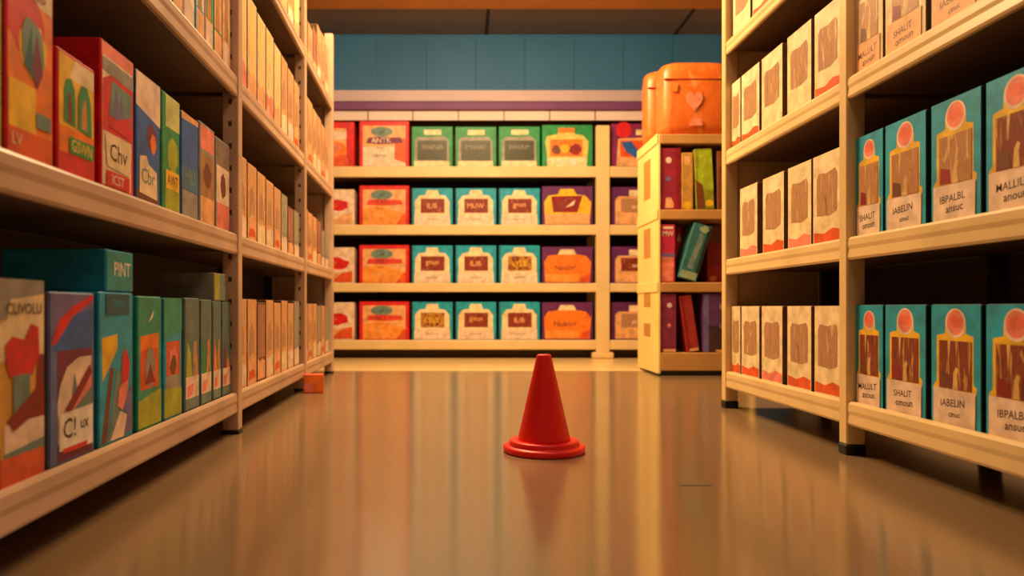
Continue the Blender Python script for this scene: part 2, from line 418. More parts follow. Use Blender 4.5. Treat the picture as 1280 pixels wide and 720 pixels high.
for i, (a, b, tone, nm, lab) in enumerate([
        (1.800, 1.915, 'slate yellow', LIME, 'grey teal box with yellow streaks, first of the four dull boxes, lower left shelf'),
        (1.925, 2.035, 'slate green', GREEN, 'grey teal box with green streaks, second of the four dull boxes, lower left shelf'),
        (2.045, 2.135, 'slate ochre', ORANGE, 'grey teal box with ochre streak, third of the four dull boxes, lower left shelf'),
        (2.145, 2.245, 'slate rose', PLUM, 'grey teal box with rosy streak beside the post, lower left shelf')]):
    w = b-a
    left(carton(tone, 'cereal_box', w, .296-.003*i, .07, paper('dull teal print', (.30,.44,.42)), [R(.06,.62,.94,.97, paper('dull slate print', (.36,.46,.43))),
          P([(.1,.3),(.2,.62),(.4,.5),(.5,.3)], nm()), P([(.5,.3),(.6,.6),(.8,.62),(.9,.3)], MIX()), R(.06,.10,.94,.30, PALE()), R(.06,.02,.94,.11, SLATE()), P([(.15,.12),(.5,.14),(.6,.24),(.2,.22)], PINK())]),
         a, b, zt, lab, 'box', gb)
left(carton('grey flat', 'flat_box', .125, .082, .16, GREY(), [R(.03,.05,.97,.95, SLATE()), R(.03,.05,.45,.95, LIME())]),
     2.06, 2.185, zt+.2905, 'small grey and lime box lying on the dull boxes, lower left shelf', 'box', gb)

# -- near bay, upper shelf: thin boxes, only their lower halves show
zt = LT[2]
rows = [(1.62,1.71,GREEN,PALE),(1.715,1.79,SLATE,CREAM),(1.795,1.875,PALE,TEAL),(1.88,1.965,TEAL,PALE),(1.97,2.05,PEACH,GREEN),(2.055,2.145,GREEN,PEACH),(2.15,2.245,PEACH,CREAM)]
nm7 = ['green','grey green','pale pink','teal','peach and green','bright green','plain peach']
odd = ['first','second','third','fourth','fifth','sixth','seventh','eighth','ninth']
for i, (a, b, c1, c2) in enumerate(rows):
    left(carton('thin%d' % i, 'slim_box', b-a, .30, .07, c1(), [R(.08,.3,.92,.96, c2()), R(.08,.04,.92,.28, PEACH() if i % 2 else PALE()), P([(.2,.3),(.3,.9),(.6,.8),(.7,.3)], MIX())]),
         a, b, zt, '%s slim box, %s from the left, upper left shelf of the near bay' % (nm7[i], odd[i]), 'box', 'slim boxes on the upper left shelf')

# -- middle and far bays
SH = ['bottom', 'middle', 'upper', 'top']
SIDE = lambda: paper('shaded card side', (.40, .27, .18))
def slim(i, w, h, tone):
    lab = [PALE, PEACH, CREAM][i % 3]()
    cut = [(.05,.03),(.95,.03),(.95,.24+.03*(i % 2)),(.6,.29),(.3,.25),(.05,.27+.02*(i % 3))]
    if tone == 0:   # peach with brown strokes
        pic = streaks('peach slim picture', [(.62,.40,.26), (.90,.66,.44), (.78,.54,.36), (.94,.78,.56)], 55, 8)
        art = [R(.01,.005,.99,.995, PEACH()), R(.06,.30,.94,.97, pic), P(cut, lab), P([(.2,.34),(.24,.66),(.5,.72),(.72,.62),(.74,.36)], WINTAN())]
        if i % 3 == 1: art += [P([(.1,.06),(.9,.08),(.7,.18),(.2,.16)], DORANGE())]
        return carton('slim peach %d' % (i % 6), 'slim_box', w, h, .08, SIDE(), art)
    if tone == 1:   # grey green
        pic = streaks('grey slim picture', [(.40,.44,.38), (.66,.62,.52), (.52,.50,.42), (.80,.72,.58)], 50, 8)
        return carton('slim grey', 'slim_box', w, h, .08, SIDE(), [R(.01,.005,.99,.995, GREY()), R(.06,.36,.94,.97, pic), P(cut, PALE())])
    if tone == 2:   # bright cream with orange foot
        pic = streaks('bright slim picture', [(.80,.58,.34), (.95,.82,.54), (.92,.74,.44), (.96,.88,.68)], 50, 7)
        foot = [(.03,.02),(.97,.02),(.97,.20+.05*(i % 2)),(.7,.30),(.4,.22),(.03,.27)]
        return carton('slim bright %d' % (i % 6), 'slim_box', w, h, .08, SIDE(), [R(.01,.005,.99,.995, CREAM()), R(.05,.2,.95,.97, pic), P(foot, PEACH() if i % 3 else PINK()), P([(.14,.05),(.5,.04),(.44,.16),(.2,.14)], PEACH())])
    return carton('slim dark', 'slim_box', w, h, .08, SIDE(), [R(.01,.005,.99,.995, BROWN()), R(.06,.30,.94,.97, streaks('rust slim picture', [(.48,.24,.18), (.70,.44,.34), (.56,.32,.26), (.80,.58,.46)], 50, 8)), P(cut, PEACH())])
def fill(z_a, z_b, n, sh, hs, tones, bay, gap=.012):
    pitch = (z_b-z_a)/n
    for i in range(n):
        a = z_a+i*pitch+gap/2; b = a+pitch-gap
        t = tones[i]
        tn = ['peach slim box', 'grey green slim box', 'orange-footed cream slim box', 'rust brown slim box'][t]
        left(slim(i, b-a, hs[i], t), a, b, LT[sh],
             '%s, %s from near post, %s shelf, %s bay, left rack' % (tn, odd[i], SH[sh], bay), 'box', 'slim boxes in the %s bay of the left rack' % bay)
fill(2.325, 3.40, 8, 0, [.30,.30,.29,.30,.29,.30,.29,.30], [0,0,3,0,0,0,0,1], 'middle')
fill(2.325, 3.40, 8, 1, [.275,.27,.265,.26,.255,.25,.215,.215], [0,0,0,0,0,1,3,1], 'middle')
fill(2.325, 3.40, 8, 2, [.35,.35,.34,.34,.33,.33,.32,.31], [2,2,2,2,2,0,0,0], 'middle')
fill(2.325, 3.40, 8, 3, [.30]*8, [2,0,2,2,0,2,0,2], 'middle')
fill(3.485, 4.325, 6, 0, [.29,.29,.29,.28,.28,.28], [0,0,0,1,0,1], 'far')
fill(3.485, 4.325, 6, 1, [.26,.255,.25,.25,.21,.21], [0,0,0,3,1,1], 'far')
fill(3.485, 4.325, 6, 2, [.33,.33,.32,.32,.31,.31], [0,0,0,0,0,0], 'far')
fill(3.485, 4.325, 6, 3, [.20,.20,.24,.30,.31,.30], [3,0,3,0,0,0], 'far')

# small orange carton on the floor under the rack's far bay
o = carton('orange floor', 'small_carton', .092, .088, .05, DORANGE(), [P([(.05,.1),(.95,.05),(.95,.95),(.05,.9)], ORANGE()), P([(.05,.1),(.6,.1),(.3,.6),(.05,.6)], PINK())])
o.location = (-.700, 3.345, 0); o.rotation_euler = (0, 0, .15)
tag(o, 'small orange carton on the floor under the far end of the left rack', 'box')

# ================================================================== RIGHT RACK
RO = Vector((1.04, 0, 0)); RRZ = -PI/2
RSH = [(.082, .146), (.528, .590), (.963, 1.022), (1.400, 1.452)]
MR = rack('shelving_rack', 'cream metal shelving rack along the right side of the aisle', 'shelf', RO, RRZ,
          [-1.06, -1.966, -2.87], RSH, .42, 1.95, PAINT_R, .040, [(-2.87, 1)])
RT = [z1-.004 for z0, z1 in RSH]
def right(o, Ya, Yb, zt, label, group, inset=.018): return put(o, MR, -(Ya+Yb)/2, inset, zt, label, 'carton', group)

words = [('MALLILT', 'anoun'), ('SHALIT', 'omoun'), ('IABELIN', 'cinuc'), ('IBPALBL', 'ansuc')]
def teal_carton(w, h, i, pale=False, faint=False):
    t1, t2 = words[i % 4]
    base = paper('washed cream print', (.88, .74, .54)) if pale else TEAL()
    lab = PALE() if not pale else PEACH()
    bd = YELLOW() if not pale else CREAM()
    win = WINPALE() if (pale or faint) else WIN()
    shp = [(.10,.0),(.90,.0),(.92,.34),(.86,.36),(.86,.74),(.72,.76),(.72,.84),(.30,.84),(.30,.76),(.12,.74),(.12,.36),(.06,.32)]
    face = base; base = paper('shadow teal card side', (.05,.17,.19)) if not pale else paper('shadow tan card side', (.45,.30,.18))  # sides darkened to paint the shade in the gaps between cartons
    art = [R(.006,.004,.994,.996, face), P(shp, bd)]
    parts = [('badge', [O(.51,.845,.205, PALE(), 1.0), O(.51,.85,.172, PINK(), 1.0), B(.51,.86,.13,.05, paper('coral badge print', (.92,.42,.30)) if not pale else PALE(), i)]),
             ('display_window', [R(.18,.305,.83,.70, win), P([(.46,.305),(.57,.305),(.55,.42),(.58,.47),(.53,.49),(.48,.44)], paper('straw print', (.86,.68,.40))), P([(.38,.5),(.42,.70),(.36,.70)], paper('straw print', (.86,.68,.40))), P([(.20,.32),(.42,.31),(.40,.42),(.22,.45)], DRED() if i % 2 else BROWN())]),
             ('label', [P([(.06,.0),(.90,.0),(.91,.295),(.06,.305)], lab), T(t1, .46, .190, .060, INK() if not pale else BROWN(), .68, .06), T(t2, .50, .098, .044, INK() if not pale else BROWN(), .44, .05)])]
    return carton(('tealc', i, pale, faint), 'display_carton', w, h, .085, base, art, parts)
tealY = [(1.818,1.944),(1.649,1.808),(1.473,1.630),(1.301,1.459),(1.129,1.287)]
onm = ['beside the middle post', 'second from the middle post', 'third from the middle post', 'fourth from the middle post', 'nearest to the viewer']
for i, (a, b) in enumerate(tealY):
    w = b-a
    right(teal_carton(w, .264, i), a, b, RT[0], 'teal carton with brown window, %s, bottom shelf of the right rack' % onm[i], 'teal cartons on the right rack')
    right(teal_carton(w, .268, i+1, faint=(i < 3)), a, b, RT[1], 'teal carton with brown window, %s, second shelf of the right rack' % onm[i], 'teal cartons on the right rack')
    right(teal_carton(w, .270, i, pale=True), a, b, RT[2], 'washed-out cream carton, %s, third shelf of the right rack' % onm[i], 'pale cartons on the right rack')

def cream_carton(w, h, v):
    base = paper('cream carton card', (.93, .82, .62))
    foot = [DORANGE(), PINK(), None, CREAM(), DORANGE()][v]
    art = [R(.03,.78,.97,.985, CREAM())]
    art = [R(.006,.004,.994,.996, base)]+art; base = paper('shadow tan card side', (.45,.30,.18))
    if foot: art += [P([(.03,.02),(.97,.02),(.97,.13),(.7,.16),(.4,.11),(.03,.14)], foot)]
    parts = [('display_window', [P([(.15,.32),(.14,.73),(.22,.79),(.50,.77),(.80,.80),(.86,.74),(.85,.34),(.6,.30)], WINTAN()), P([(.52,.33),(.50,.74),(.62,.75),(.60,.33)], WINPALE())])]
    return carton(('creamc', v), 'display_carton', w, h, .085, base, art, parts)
farY = [(2.757,2.847),(2.579,2.745),(2.392,2.559),(2.193,2.356),(2.018,2.173)]
farn = ['at the far end', 'second from the far end', 'third from the far end', 'fourth from the far end', 'beside the middle post']
for i, (a, b) in enumerate(farY):
    w = b-a
    right(cream_carton(w, .262, [4,0,1,0,4][i]), a, b, RT[0], 'cream carton with tan window, %s, bottom shelf of the right rack' % farn[i], 'cream cartons on the right rack')
    right(cream_carton(w, .262, [0,4,3,2,0][i]), a, b, RT[2], 'cream carton with tan window, %s, third shelf of the right rack' % farn[i], 'cream cartons on the right rack')
for i, (a, b) in enumerate([(2.597,2.759),(2.381,2.549),(2.193,2.351),(2.018,2.182)]):
    right(cream_carton(b-a, .266, [1,0,1,0][i]), a, b, RT[1], 'cream carton with tan window, %s of four, second shelf of the right rack, far bay' % ['furthest','second','third','nearest'][i], 'cream cartons on the right rack')
for i, (a, b) in enumerate([(2.66,2.83),(2.46,2.64),(2.25,2.44)]):
    right(cream_carton(b-a, .262, [3,4,0][i]), a, b, RT[3], 'cream carton on the top shelf of the right rack, %s' % farn[i], 'cream cartons on the right rack')

# ================================================================== BACK RACK
YB = 5.6; U = YB/900
def bx(px): return (px-580)*U
def bz(py): return .4+(384-py)*U
BT = [bz(425)-.004, bz(354)-.004, bz(281)-.004, bz(208)-.004]
BSH = [(bz(437), bz(425)), (bz(365), bz(354)), (bz(293.5), bz(281)), (bz(221.5), bz(208))]
PLB = paper('purple band', (.42, .20, .42), .6, .08, 3)
HDR = paper('dusty pink header board', (.72, .63, .66), .6, .05, 3)
MBK = frame(Vector((0, YB, 0)), 0)
back = thing('shelving_rack', 'wide cream shelving rack across the end of the aisle against blue wall', 'shelf', (0, YB, 0))
D = .45
bposts = [bx(330), bx(753.5), bx(930)]
for px in bposts:
    for y0, y1 in ((-.012, .04), (D-.045, D-.003)):
        mb = MB(); mb.box(px-.052, px+.052, y0, y1, .03, bz(157), PAINT_B, .004)
        p = link('post', mb.mesh('post'), back)
        mb = MB(); mb.box(px-.085, px+.085, y0-.004, y1, 0, .05, PAINT_B, .01); link('foot', mb.mesh('foot'), p)
for a, b in zip(bposts, bposts[1:]):
    x0, x1 = a+.0525, b-.0525
    for z0, z1 in BSH:
        mb = MB(); mb.box(x0, x1, .0165, D-.047, z0+.012, z1-.004, DECK, .002); s = link('shelf', mb.mesh('shelf'), back)
        m2 = MB(); m2.prism_x([(0, z0), (-.004, z0+.006), (-.004, z1-.008), (.002, z1), (.016, z1-.002), (.016, z0+.003)], x0, x1, PAINT_B)
        link('shelf_lip', m2.mesh('shelf_lip'), s)['label'] = 'cream front lip of the shelf'
DPURP = paper('dark purple backing', (.17, .07, .10), .7, .1, 3)
mb = MB(); mb.box(bposts[0], bposts[-1], D-.002, D+.01, .06, BSH[3][1], DPURP); link('back_panel', mb.mesh('back_panel'), back)['label'] = 'dark back panel'
mb = MB(); mb.box(bposts[0], bposts[-1], .12, .135, .0, BSH[0][0]+.01, SLOT); link('kick_plate', mb.mesh('kick_plate'), back)['label'] = 'black recessed kick plate'
UPW = paper('white upper panel', (.86, .76, .74), .6, .05, 2)
mb = MB(); mb.box(bposts[0], bposts[-1], .032, .045, 1.862, bz(130), UPW, .002)
for px in (460, 516, 573, 630, 687, 744):
    x = (px-580)*(YB+.03)/900
    mb.box(x-.005, x+.005, .031, .033, 1.863, bz(137), paper('panel seam', (.45, .34, .32)))
link('sign_rail', mb.mesh('sign_rail'), back)['label'] = 'pale rail of panels under the header'
mb = MB(); mb.box(bposts[0], bposts[-1], .235, .25, BSH[3][1], bz(113.5), paper('russet backing', (.42, .22, .14), .7, .1, 3))
link('back_panel', mb.mesh('back_panel'), back)
mb = MB(); mb.box(bposts[0], bposts[-1], .0, .236, bz(126.5), bz(112.5), HDR, .004)
hb = link('header_board', mb.mesh('header_board'), back); hb['label'] = 'dusty pink header board'
mb = MB(); mb.box(bposts[0], bposts[-1], .006, .03, bz(136.5), bz(127), PLB, .002); link('header_band', mb.mesh('header_band'), hb)['label'] = 'purple band below the header'

TAB = [(.08,.02),(.92,.02),(.92,.66),(.82,.80),(.67,.82),(.63,.95),(.37,.95),(.33,.82),(.18,.80),(.08,.66)]
WIDE = [(.06,.04),(.94,.04),(.97,.60),(.86,.76),(.68,.79),(.62,.93),(.36,.93),(.31,.79),(.12,.76),(.04,.60)]
def back_box(kind, w, h, r):
    D2 = .18
    if kind == 'red':
        return carton(('red', r), 'snack_carton', w, h, D2, RED(), [
            R(.07,.03,.93,.90, PEACH()), P([(.07,.03),(.93,.03),(.93,.3),(.4,.5),(.07,.42)], paper('warm orange print', (.96,.58,.22))) if r else R(.07,.03,.93,.45, PALE()),
            P([(.74,.03),(.93,.03),(.93,.30),(.86,.26),(.80,.14)], DORANGE()) if r else P([(.70,.18),(.93,.1),(.93,.62),(.72,.60)], DORANGE())],
            [('emblem', [O(.45,.77,.22, SLATE(), .45), T('naf', .45, .77, .08, INK(), .3, .2)]),
             ('banner', [P([(.14,.52),(.5,.50),(.88,.53),(.84,.64),(.4,.66),(.18,.64)], paper('rose red print', (.86,.24,.16)) if r else PLUM()), T(['ANTK', 'TAF', 'SNES', 'NET'][r], .44, .585, .11, DRED() if r else PALE(), .46)]),
             ('lettering', [T('Jvunir', .42, .42, .06, BROWN(), .45), T('cavas', .40, .26, .07, PEACH() if r else GREY(), .4)])])
    if kind == 'teal':
        return carton(('teal', r), 'snack_carton', w, h, D2, TEAL(), [P(TAB, CREAM()), R(.0,0,.03,1, TEALD())],
            [('display_window', [R(.22,.34,.80,.72, WINRED() if r != 3 else streaks('gold window picture', [(.36,.12,.08),(.52,.22,.12),(.75,.55,.2),(.6,.4,.12)], 30, 20)),
                                 T(['gnun','ILIB','MUW','LYLE'][r % 4], .5, .53, .13, PEACH() if r < 3 else YELLOW(), .40)]),
             ('label', [P([(.06,.02),(.94,.02),(.93,.31),(.07,.30)], PALE()), T('caunur', .5, .17, .06, GREY(), .6)])])
    if kind == 'green':
        return carton(('green', r), 'snack_carton', w, h, D2, GREEN(), [P([(.06,.02),(.92,.02),(.90,.66),(.80,.76),(.14,.74),(.08,.66)], GREY()), R(.06,.02,.92,.16, CREAM()), R(.30,.80,.72,.92, CREAM())],
            [('display_window', [R(.14,.18,.86,.66, WINDARK()), T(['anunun','IMNANU','ENNOUM'][r], .5, .50, .10, GREY(), .5)])])
    if kind == 'green gold':
        return carton('greengold', 'snack_carton', w, h, D2, GREEN(), [P([(.12,.02),(.88,.02),(.92,.62),(.80,.76),(.66,.78),(.62,.90),(.34,.90),(.30,.78),(.10,.74),(.06,.62)], paper('lime cream print', (.82,.76,.38))), R(.10,.03,.88,.24, CREAM()), R(.32,.82,.64,.93, ORANGE())],
            [('display_window', [R(.16,.26,.80,.66, ORANGE()), B(.28,.42,.09,.11, BROWN(), 2), B(.66,.42,.12,.13, DRED(), 5), B(.45,.45,.1,.1, YELLOW(), 9)]), ('label', [O(.36,.14,.06, WHITE()), O(.62,.14,.08, WHITE(), .7)])])
    if kind == 'purple red':
        return carton('purplered', 'snack_carton', w, h, D2, PURPLE(), [P(WIDE, YELLOW()), P([(.06,.04),(.94,.04),(.95,.30),(.05,.30)], PEACH())],
            [('display_window', [P([(.22,.34),(.70,.34),(.80,.76),(.18,.74)], DRED()), P([(.24,.50),(.5,.70),(.64,.74),(.40,.40)], WINRED()), P([(.46,.46),(.66,.66),(.62,.52)], PALE())])])
    if kind == 'purple orange':
        return carton(('purpleorange', r), 'snack_carton', w, h, D2, PURPLE(), [P(WIDE, ORANGE()), P([(.31,.79),(.36,.93),(.62,.93),(.68,.79)], CREAM()), R(.06,.05,.72,.26, paper('warm orange print', (.96,.58,.22))), P([(.72,.05),(.92,.05),(.96,.3),(.80,.2)], DORANGE())],
            [('lettering', [T('Natior' if r else 'Nubior', .46, .44, .15, BROWN(), .56, .03)])])
    if kind == 'magenta':
        return carton('magenta', 'snack_carton', w, h, D2, paper('magenta print', (.52,.10,.34)), [P([(.10,.04),(.98,.04),(.98,.7),(.14,.66)], PEACH()), O(.25,.86,.16, RED()), R(.5,.74,.9,.86, CREAM())],
            [('picture', [R(.18,.24,.9,.62, DORANGE()), P([(.2,.58),(.4,.6),(.6,.3),(.5,.22),(.3,.36)], BLUE())])])
    if kind == 'purple tan':
        return carton(('purpletan', r), 'snack_carton', w, h, D2, PURPLE(), [P([(.08,.04),(.96,.04),(.96,.74),(.14,.76),(.08,.66)], PEACH()), R(.36,.76,.9,.92, CREAM())],
            [('display_window', [R(.20,.34,.88,.70, WINRED() if r else WINTAN()), T('anf', .5, .5, .12, PALE(), .4)])])
    # 'edge' : the half hidden column by the left rack
    if r == 0:
        return carton('edge0', 'snack_carton', w, h, D2, RED(), [R(.05,.04,.80,.86, PEACH()), R(.05,.62,.80,.80, PALE()), B(.55,.42,.26,.16, ORANGE(), 4), P([(.3,.04),(.86,.04),(.8,.3),(.5,.26)], DORANGE())], [('emblem', [B(.5,.44,.16,.10, PINK(), 6)])])
    return carton(('edge', r), 'snack_carton', w, h, D2, PALE(), [R(.05,.04,.95,.30 if r > 1 else .2, PEACH()), P([(.4,.04),(.95,.04),(.95,.36),(.7,.30)], DORANGE() if r > 1 else PEACH())], [('emblem', [B(.55,.56,.3,.16, RED(), r), B(.45,.56,.12,.06, DORANGE(), r+3)])])

cols = [('edge', 393, 443), ('red', 449, 511.5), ('teal', 514.5, 566), ('teal', 569, 620.5), ('teal', 623.5, 675), ('purple', 677.5, 741), ('tan', 764, 826)]
tops = {0: {'edge': 378, 'red': 377, 'teal': 377.5, 'purple': 378, 'tan': 378}, 1: {'edge': 309, 'red': 306, 'teal': 306.5, 'purple': 308, 'tan': 308},
        2: {'edge': 236, 'red': 231, 'teal': 234.5, 'purple': 232, 'tan': 233}, 3: {'edge': 151, 'red': 150, 'teal': 157, 'purple': 155, 'tan': 153}}
BN = ['bottom', 'second', 'third', 'top']
for r in range(4):
    for ci, (kd, a, b) in enumerate(cols):
        y = .03 if (ci+r) % 3 else .036
        h = bz(tops[r][kd])-BT[r]; w = (b-a)*U
        kk, rr, txt = kd, 3-r, ''
        where = '%s shelf of the back rack' % BN[r]
        if kd == 'edge': txt = ('cream carton half hidden by the left rack, ' if r < 3 else 'red carton half hidden by the left rack, ')+where
        elif kd == 'red': txt = 'red framed carton with orange front, '+where
        elif kd == 'teal':
            pos = ['left', 'middle', 'right'][ci-2]
            if r == 3: kk = 'green'; rr = ci-2; txt = 'green carton with dark window, %s of three, %s' % (pos, where)
            else:
                rr = (ci+r) % 3
                if (r, ci) in ((1, 4), (0, 2)): rr = 3
                txt = 'teal carton with %s window, %s of three, %s' % ('golden' if rr == 3 else 'red brown', pos, where)
        elif kd == 'purple':
            if r == 3: kk = 'green gold'; txt = 'green carton with golden label and orange window, top shelf of the back rack'
            elif r == 2: kk = 'purple red'; txt = 'purple carton with yellow label and dark red window, third shelf of back rack'
            else: kk = 'purple orange'; rr = r; txt = 'purple carton with plain orange label, %s' % where
        else:
            if r == 3: kk = 'magenta'; txt = 'magenta carton with blue shape right of the back rack post, top shelf'
            else: kk = 'purple tan'; rr = r % 2; txt = 'purple carton with tan label right of the post, %s' % where
        put(back_box(kk, w, h, rr), MBK, (bx(a)+bx(b))/2*(YB+y)/YB, y, BT[r], txt, 'carton', 'cartons on the back rack')

# ================================================================== END UNIT beyond the right rack
EX0, EX1, EY0, EY1 = 1.127, 1.70, 4.19, 4.67
PAINT_E = paper('honey cream enamel', (.96, .84, .52), .40, .06, 4)
SHE = paper('tan shaded shelf edge', (.76, .55, .30), .5, .08, 5)  # fronts painted browner than the side panels, since less light reaches them
PERF = paper('tan slot', (.74, .52, .24), .6, .08, 6)
eu = thing('display_unit', 'small cream end unit with books and orange bags, beyond the right rack', 'shelf', (EX0, EY0, 0))
W = EX1-EX0; DE = EY1-EY0
ESH = [(.135, 'base'), (.544, ''), (.968, ''), (1.408, '')]
ET = .056
mb = MB(); mb.box(.012, W-.012, .02, DE-.02, 0, .03, BLACK); link('plinth', mb.mesh('plinth'), eu)['label'] = 'black plinth'
mb = MB(); mb.box(.019, W-.019, .0, DE-.013, .03, .135, SHE, .004); link('base', mb.mesh('base'), eu)
for x0 in (0, W-.018):
    mb = MB(); mb.box(x0, x0+.018, .0, DE, .012, 1.408, PAINT_E, .004)
    for z0, z1 in ((.22, .30), (.40, .535), (.70, .88), (1.06, 1.30)):
        xs = x0-.0006 if x0 == 0 else x0+.0186
        for ya, yb in ((.16, .32),):
            mb.poly([(xs, ya, z0), (xs, yb, z0), (xs, yb, z1), (xs, ya, z1)], PERF)
    sp = link('side_panel', mb.mesh('side_panel'), eu); sp['label'] = 'cream side panel with tan slots'
    for z1 in (.544, .968, 1.408):
        q = MB(); q.box(x0-(.006 if x0 == 0 else -.018), x0+(0 if x0 == 0 else .024), -.002, DE, z1-ET, z1+.004, PAINT_E, .003)
        link('side_rail', q.mesh('side_rail'), sp)
for z1 in (.544, .968, 1.408):
    mb = MB(); mb.box(.019, W-.019, .0, DE-.013, z1-ET, z1, SHE, .004); link('shelf', mb.mesh('shelf'), eu)
mb = MB(); mb.box(.019, W-.019, DE-.012, DE-.002, .03, 1.40, paper('wine backing', (.28, .07, .10), .7)); link('back_panel', mb.mesh('back_panel'), eu)
ME = frame(Vector((EX0, EY0, 0)), 0)
def ebook(key, w, h, base, art, parts, xl, z, label, tilt=0.0, y=.012, name='book', cat='book'):
    o = carton(key, name, w, h, .17, base, art, parts, .006, 2)
    x = xl+w/2
    dz = 0
    if tilt:     # lean about the bottom corner that stays on the shelf
        c, s = math.cos(tilt), math.sin(tilt)
        dz = w/2*abs(s)
    put(o, ME, x, y, z+dz, label, cat, 'books in the end unit', tilt=tilt)
    return o
e = .0047
MAROON = paper('maroon print', (.60, .12, .24)); OLIVE = paper('olive print', (.58, .58, .10)); TANP = paper('tan print', (.78, .56, .26)); DBR = paper('dark brown print', (.46, .24, .11))
zt = .968
ebook('b maroon', .118, .362, MAROON, [R(.74,.01,.98,.99, DRED())], [('emblem', [O(.38,.80,.15, PALE(), 1.0), O(.36,.50,.13, MAUVE(), 1.0), P([(.2,.03),(.62,.03),(.64,.10),(.50,.20),(.26,.20)], PEACH())])], .022, zt, 'maroon book with pale dots, upper shelf of the end unit')
ebook('b tan', .070, .335, TANP, [P([(.1,.04),(.9,.04),(.95,.7),(.6,.96),(.2,.96)], paper('ochre tan print', (.78,.56,.26)))], [('emblem', [O(.5,.08,.34, YELLOW(), 1.0), R(.25,.78,.75,.93, PEACH())])], .142, zt, 'thin tan book between maroon and green books, upper shelf of end unit')
ebook('b green', .106, .355, OLIVE, [P([(.1,.4),(.98,.3),(.98,.97),(.3,.97)], paper('leaf green print', (.66,.74,.12))), P([(.02,.02),(.5,.02),(.4,.4),(.02,.5)], DBR)], [('emblem', [B(.55,.82,.2,.06, LIME(), 3), O(.72,.10,.22, YELLOW(), .8), P([(.4,.5),(.7,.64),(.9,.5),(.6,.44)], LIME())])], .231, zt, 'leaf green book leaning slightly, upper shelf of the end unit', tilt=-.05)
ebook('b brown', .10, .345, DBR, [R(.04,.74,.96,.98, paper('rust print', (.55,.28,.12)))], [], .352, zt, 'dark brown book right of the green book, upper shelf of end unit')
zt = .544
CRIM = paper('crimson print', (.76, .08, .20))
ebook('m pink', .085, .340, paper('raspberry print', (.74,.14,.30)), [P([(.05,.02),(.85,.02),(.9,.42),(.2,.50),(.05,.46)], PINK()), R(.05,.44,.95,.50, MAUVE())], [('lettering', [T('MW', .5, .84, .09, PALE(), .75), R(.15,.92,.85,.96, PALE())])], .022, zt, 'raspberry book with pink lower half, middle shelf of the end unit')
ebook('m red', .085, .345, CRIM, [B(.6,.62,.34,.18, RED(), 4), R(.05,.02,.95,.3, PURPLE())], [('emblem', [P([(.6,.74),(.92,.74),(.76,.88)], PALE())])], .115, zt, 'crimson book behind the leaning teal book, middle shelf of end unit', y=.19)
ebook('m teal', .112, .335, paper('deep teal print', (.19,.42,.42)), [P([(.30,.2),(.62,.2),(.70,.8),(.46,.86)], SLATE()), R(.80,.02,.98,.98, paper('bottle green print', (.09,.17,.14)))], [('emblem', [R(.06,.02,.92,.15, paper('sage print', (.60,.66,.50))), B(.62,.92,.24,.06, paper('sage print', (.60,.66,.50)), 5), P([(.50,.35),(.62,.42),(.70,.72),(.60,.70)], GREY())])], .118, zt, 'deep teal book leaning to the right, middle shelf of the end unit', tilt=.29, y=.006)
ebook('m red right', .09, .350, paper('brick red print', (.66,.10,.10)), [R(.05,.70,.95,.98, DBR), R(.05,.30,.95,.7, DRED())], [('emblem', [B(.4,.09,.24,.05, PINK(), 3)])], .352, zt, 'brick red book at the right, middle shelf of the end unit', y=.19)
zt = .135
ebook('l purple', .092, .345, paper('dull plum print', (.52,.15,.30)), [], [('emblem', [O(.55,.80,.16, PALE(), 1.0), O(.52,.46,.12, PINK(), 1.0)]), ('label', [R(.14,.01,.94,.06, PEACH())])], .022, zt, 'dull plum book with two pale dots, lower shelf of the end unit')
ebook('l red lean', .072, .332, paper('dull red print', (.62,.17,.14)), [R(.04,.02,.3,.98, DRED())], [('label', [R(.2,.01,.9,.06, PEACH())])], .178, zt, 'dull red book leaning to the left, lower shelf of the end unit', tilt=-.15)
ebook('l violet', .150, .345, paper('dusky violet print', (.36,.20,.38)), [R(.03,.01,.22,.99, MAUVE()), R(.24,.01,.98,.45, paper('dusky brown print', (.27,.15,.16)))], [('emblem', [O(.74,.78,.12, GREY(), 1.0), O(.72,.45,.10, MAUVE(), 1.0)]), ('label', [R(.5,.01,.9,.05, PEACH())])], .268, zt, 'broad dusky violet book with grey spine, lower shelf of end unit')

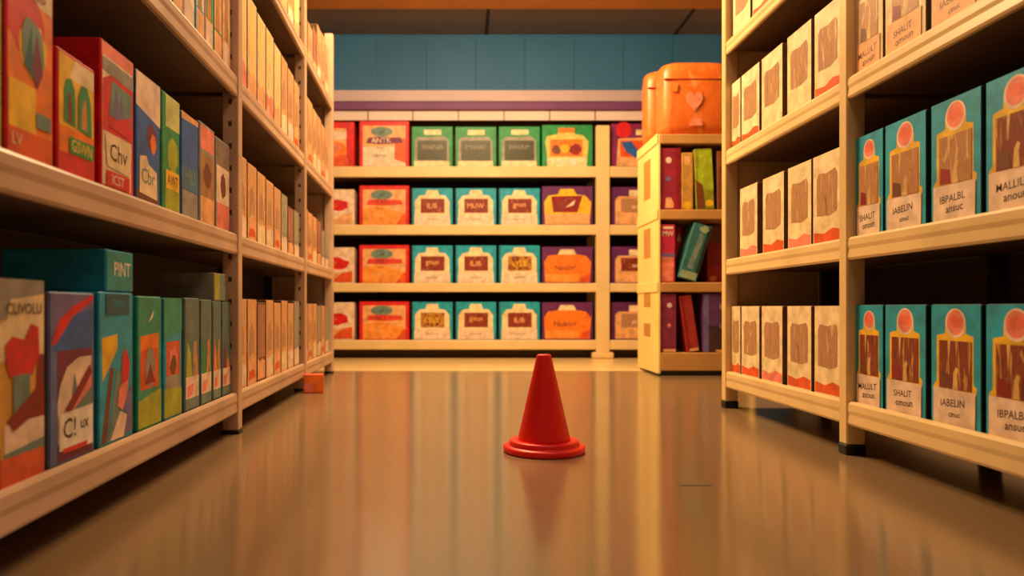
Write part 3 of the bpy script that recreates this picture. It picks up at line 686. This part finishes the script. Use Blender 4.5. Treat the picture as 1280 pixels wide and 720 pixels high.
# orange bags on top of the end unit
def bag(name, w, h, d, heart, label, x, y):
    OB = streaks('orange bag film', [(.82,.34,.10), (.90,.46,.18), (.86,.40,.13), (.94,.58,.28)], 9, 4, .36); OBL = paper('pale orange bag film', (.92, .52, .22), .36, .16, 8); CR = paper('bag crease', (.74, .30, .10), .5, .1, 6)
    me = bmesh.new(); bmesh.ops.create_cube(me, size=1)
    bmesh.ops.subdivide_edges(me, edges=list(me.edges), cuts=7, use_grid_fill=True)
    for v in me.verts:
        x_, y_, z_ = v.co; q = 1-.10*max(0, abs(z_*2)-.55)/.45
        bulge = 1-.18*(abs(z_*2)**4)-.10*(abs(x_*2)**4)
        v.co = Vector((x_*w*(1-.03*(abs(z_*2)**6))*(1-.05*abs(y_*2)**4), y_*d*bulge, (z_+.5)*h*(1-.03*(abs(x_*2)**6)*(z_ > 0))))
    bmesh.ops.translate(me, vec=(0, d/2, 0), verts=me.verts)
    mb = MB(); mb.merge(me, OB)
    for f in mb.bm.faces: f.smooth = True
    o = link(name, mb.mesh(name)); o.location = (x, y, 1.4124)
    q = MB(); q.box(-w*.485, w*.485, -.004, .03, h*.755, h*.772, CR, .003); link('seam', q.mesh('seam'), o)['label'] = 'darker crease near the top'
    q = MB(); q.poly([(-w*.40, -.006, h*.60), (-w*.30, -.006, h*.58), (-w*.28, -.006, h*.70), (-w*.39, -.006, h*.72)], OBL)
    if heart:
        pts = []
        for i in range(36):
            a = 2*PI*i/36
            pts.append((-.02+.0042*16*math.sin(a)**3*.75, -.0075, h*.46+.0042*(13*math.cos(a)-5*math.cos(2*a)-2*math.cos(3*a)-math.cos(4*a))))
        PK = paper('pink heart print', (.95, .56, .42))
        q.poly(pts, PK)
        q.poly([(-.05, -.0075, .05), (.03, -.0075, .05), (.02, -.0075, .09), (-.04, -.0075, .09)], PK)
    link('print', q.mesh('print'), o)
    return tag(o, label, 'bag', 'orange bags on the end unit')
bag('snack_bag', .40, .425, .20, True, 'big orange bag with a pink heart on top of the end unit', 1.166+.20, 4.215)
bag('snack_bag', .38, .455, .17, False, 'plain orange bag standing behind the heart bag on the end unit', 1.135+.19, 4.46)

# ================================================================== CONE
cr = paper('red cone plastic', (.95, .07, .05), .38, .05, 4)
cone = thing('traffic_cone', 'small red plastic traffic cone standing alone on the aisle floor', 'cone', (.2222, 2.0, 0))
mb = MB()
mb.lathe([(.0, .030), (.070, .030), (.0725, .034), (.0715, .040), (.021, .262), (.0200, .2665), (.0175, .269), (.0125, .2695), (.0115, .266), (.012, .20)], cr)
link('body', mb.mesh('body'), cone)
mb = MB()
mb.lathe([(0, 0), (.108, 0), (.1125, .003), (.1135, .009), (.112, .0155), (.107, .0185), (.0965, .019), (.0955, .021), (.0965, .026), (.0955, .031), (.091, .0335), (.074, .034), (.0715, .033)], cr)
link('base', mb.mesh('base'), cone)

# small dark scuff on the floor
mb = MB()
mb.poly([(-.038, -.003, .0006), (.03, -.005, .0006), (.042, .002, .0006), (.012, .006, .0006), (-.03, .004, .0006)], SLOT)
o = link('scuff_mark', mb.mesh('scuff_mark')); o.location = (.517, 1.615, 0)
tag(o, 'thin dark scuff mark on the floor right of the cone', 'mark')

# ================================================================== LIGHT
def area(name, loc, target, size, power, col, sy=None):
    l = bpy.data.lights.new(name, 'AREA'); l.energy = power; l.color = col
    l.shape = 'RECTANGLE'; l.size = size; l.size_y = sy or size
    o = bpy.data.objects.new(name, l); C.objects.link(o); o.location = loc
    o.rotation_euler = (Vector(target)-Vector(loc)).to_track_quat('-Z', 'Y').to_euler()
    return o
area('lamp_main', (-.45, 3.5, 2.62), (1.04, 3.0, 1.8), .7, 104, (1, .71, .34), .7)
area('lamp_aisle', (.05, 3.3, 2.66), (.05, 3.3, 0), .6, 52, (1, .70, .36), 1.0)
area('lamp_back', (-.1, 3.85, 2.60), (.0, 5.4, .9), 1.4, 54, (1, .70, .36), .5)
area('lamp_near', (.45, 1.3, 2.6), (-.5, 1.3, .6), .8, 17, (1, .68, .46), .8)
w = bpy.data.worlds.new('World'); bpy.context.scene.world = w; w.use_nodes = True
w.node_tree.nodes['Background'].inputs['Color'].default_value = (1, .62, .38, 1)
w.node_tree.nodes['Background'].inputs['Strength'].default_value = .20

# ================================================================== CAMERA
cam = bpy.data.cameras.new('camera'); co = bpy.data.objects.new('camera', cam); C.objects.link(co)
co.location = (0, 0, .4); co.rotation_euler = (PI/2, 0, 0)
cam.sensor_width = 36; cam.lens = 36*900/1280
cam.shift_x = 60/1280; cam.shift_y = 24/1280
cam.clip_start = .02
cam.dof.use_dof = True; cam.dof.focus_distance = 2.1; cam.dof.aperture_fstop = 2.5
sc = bpy.context.scene; sc.camera = co
sc.view_settings.view_transform = 'Standard'; sc.view_settings.look = 'None'
sc.view_settings.exposure = 0.0
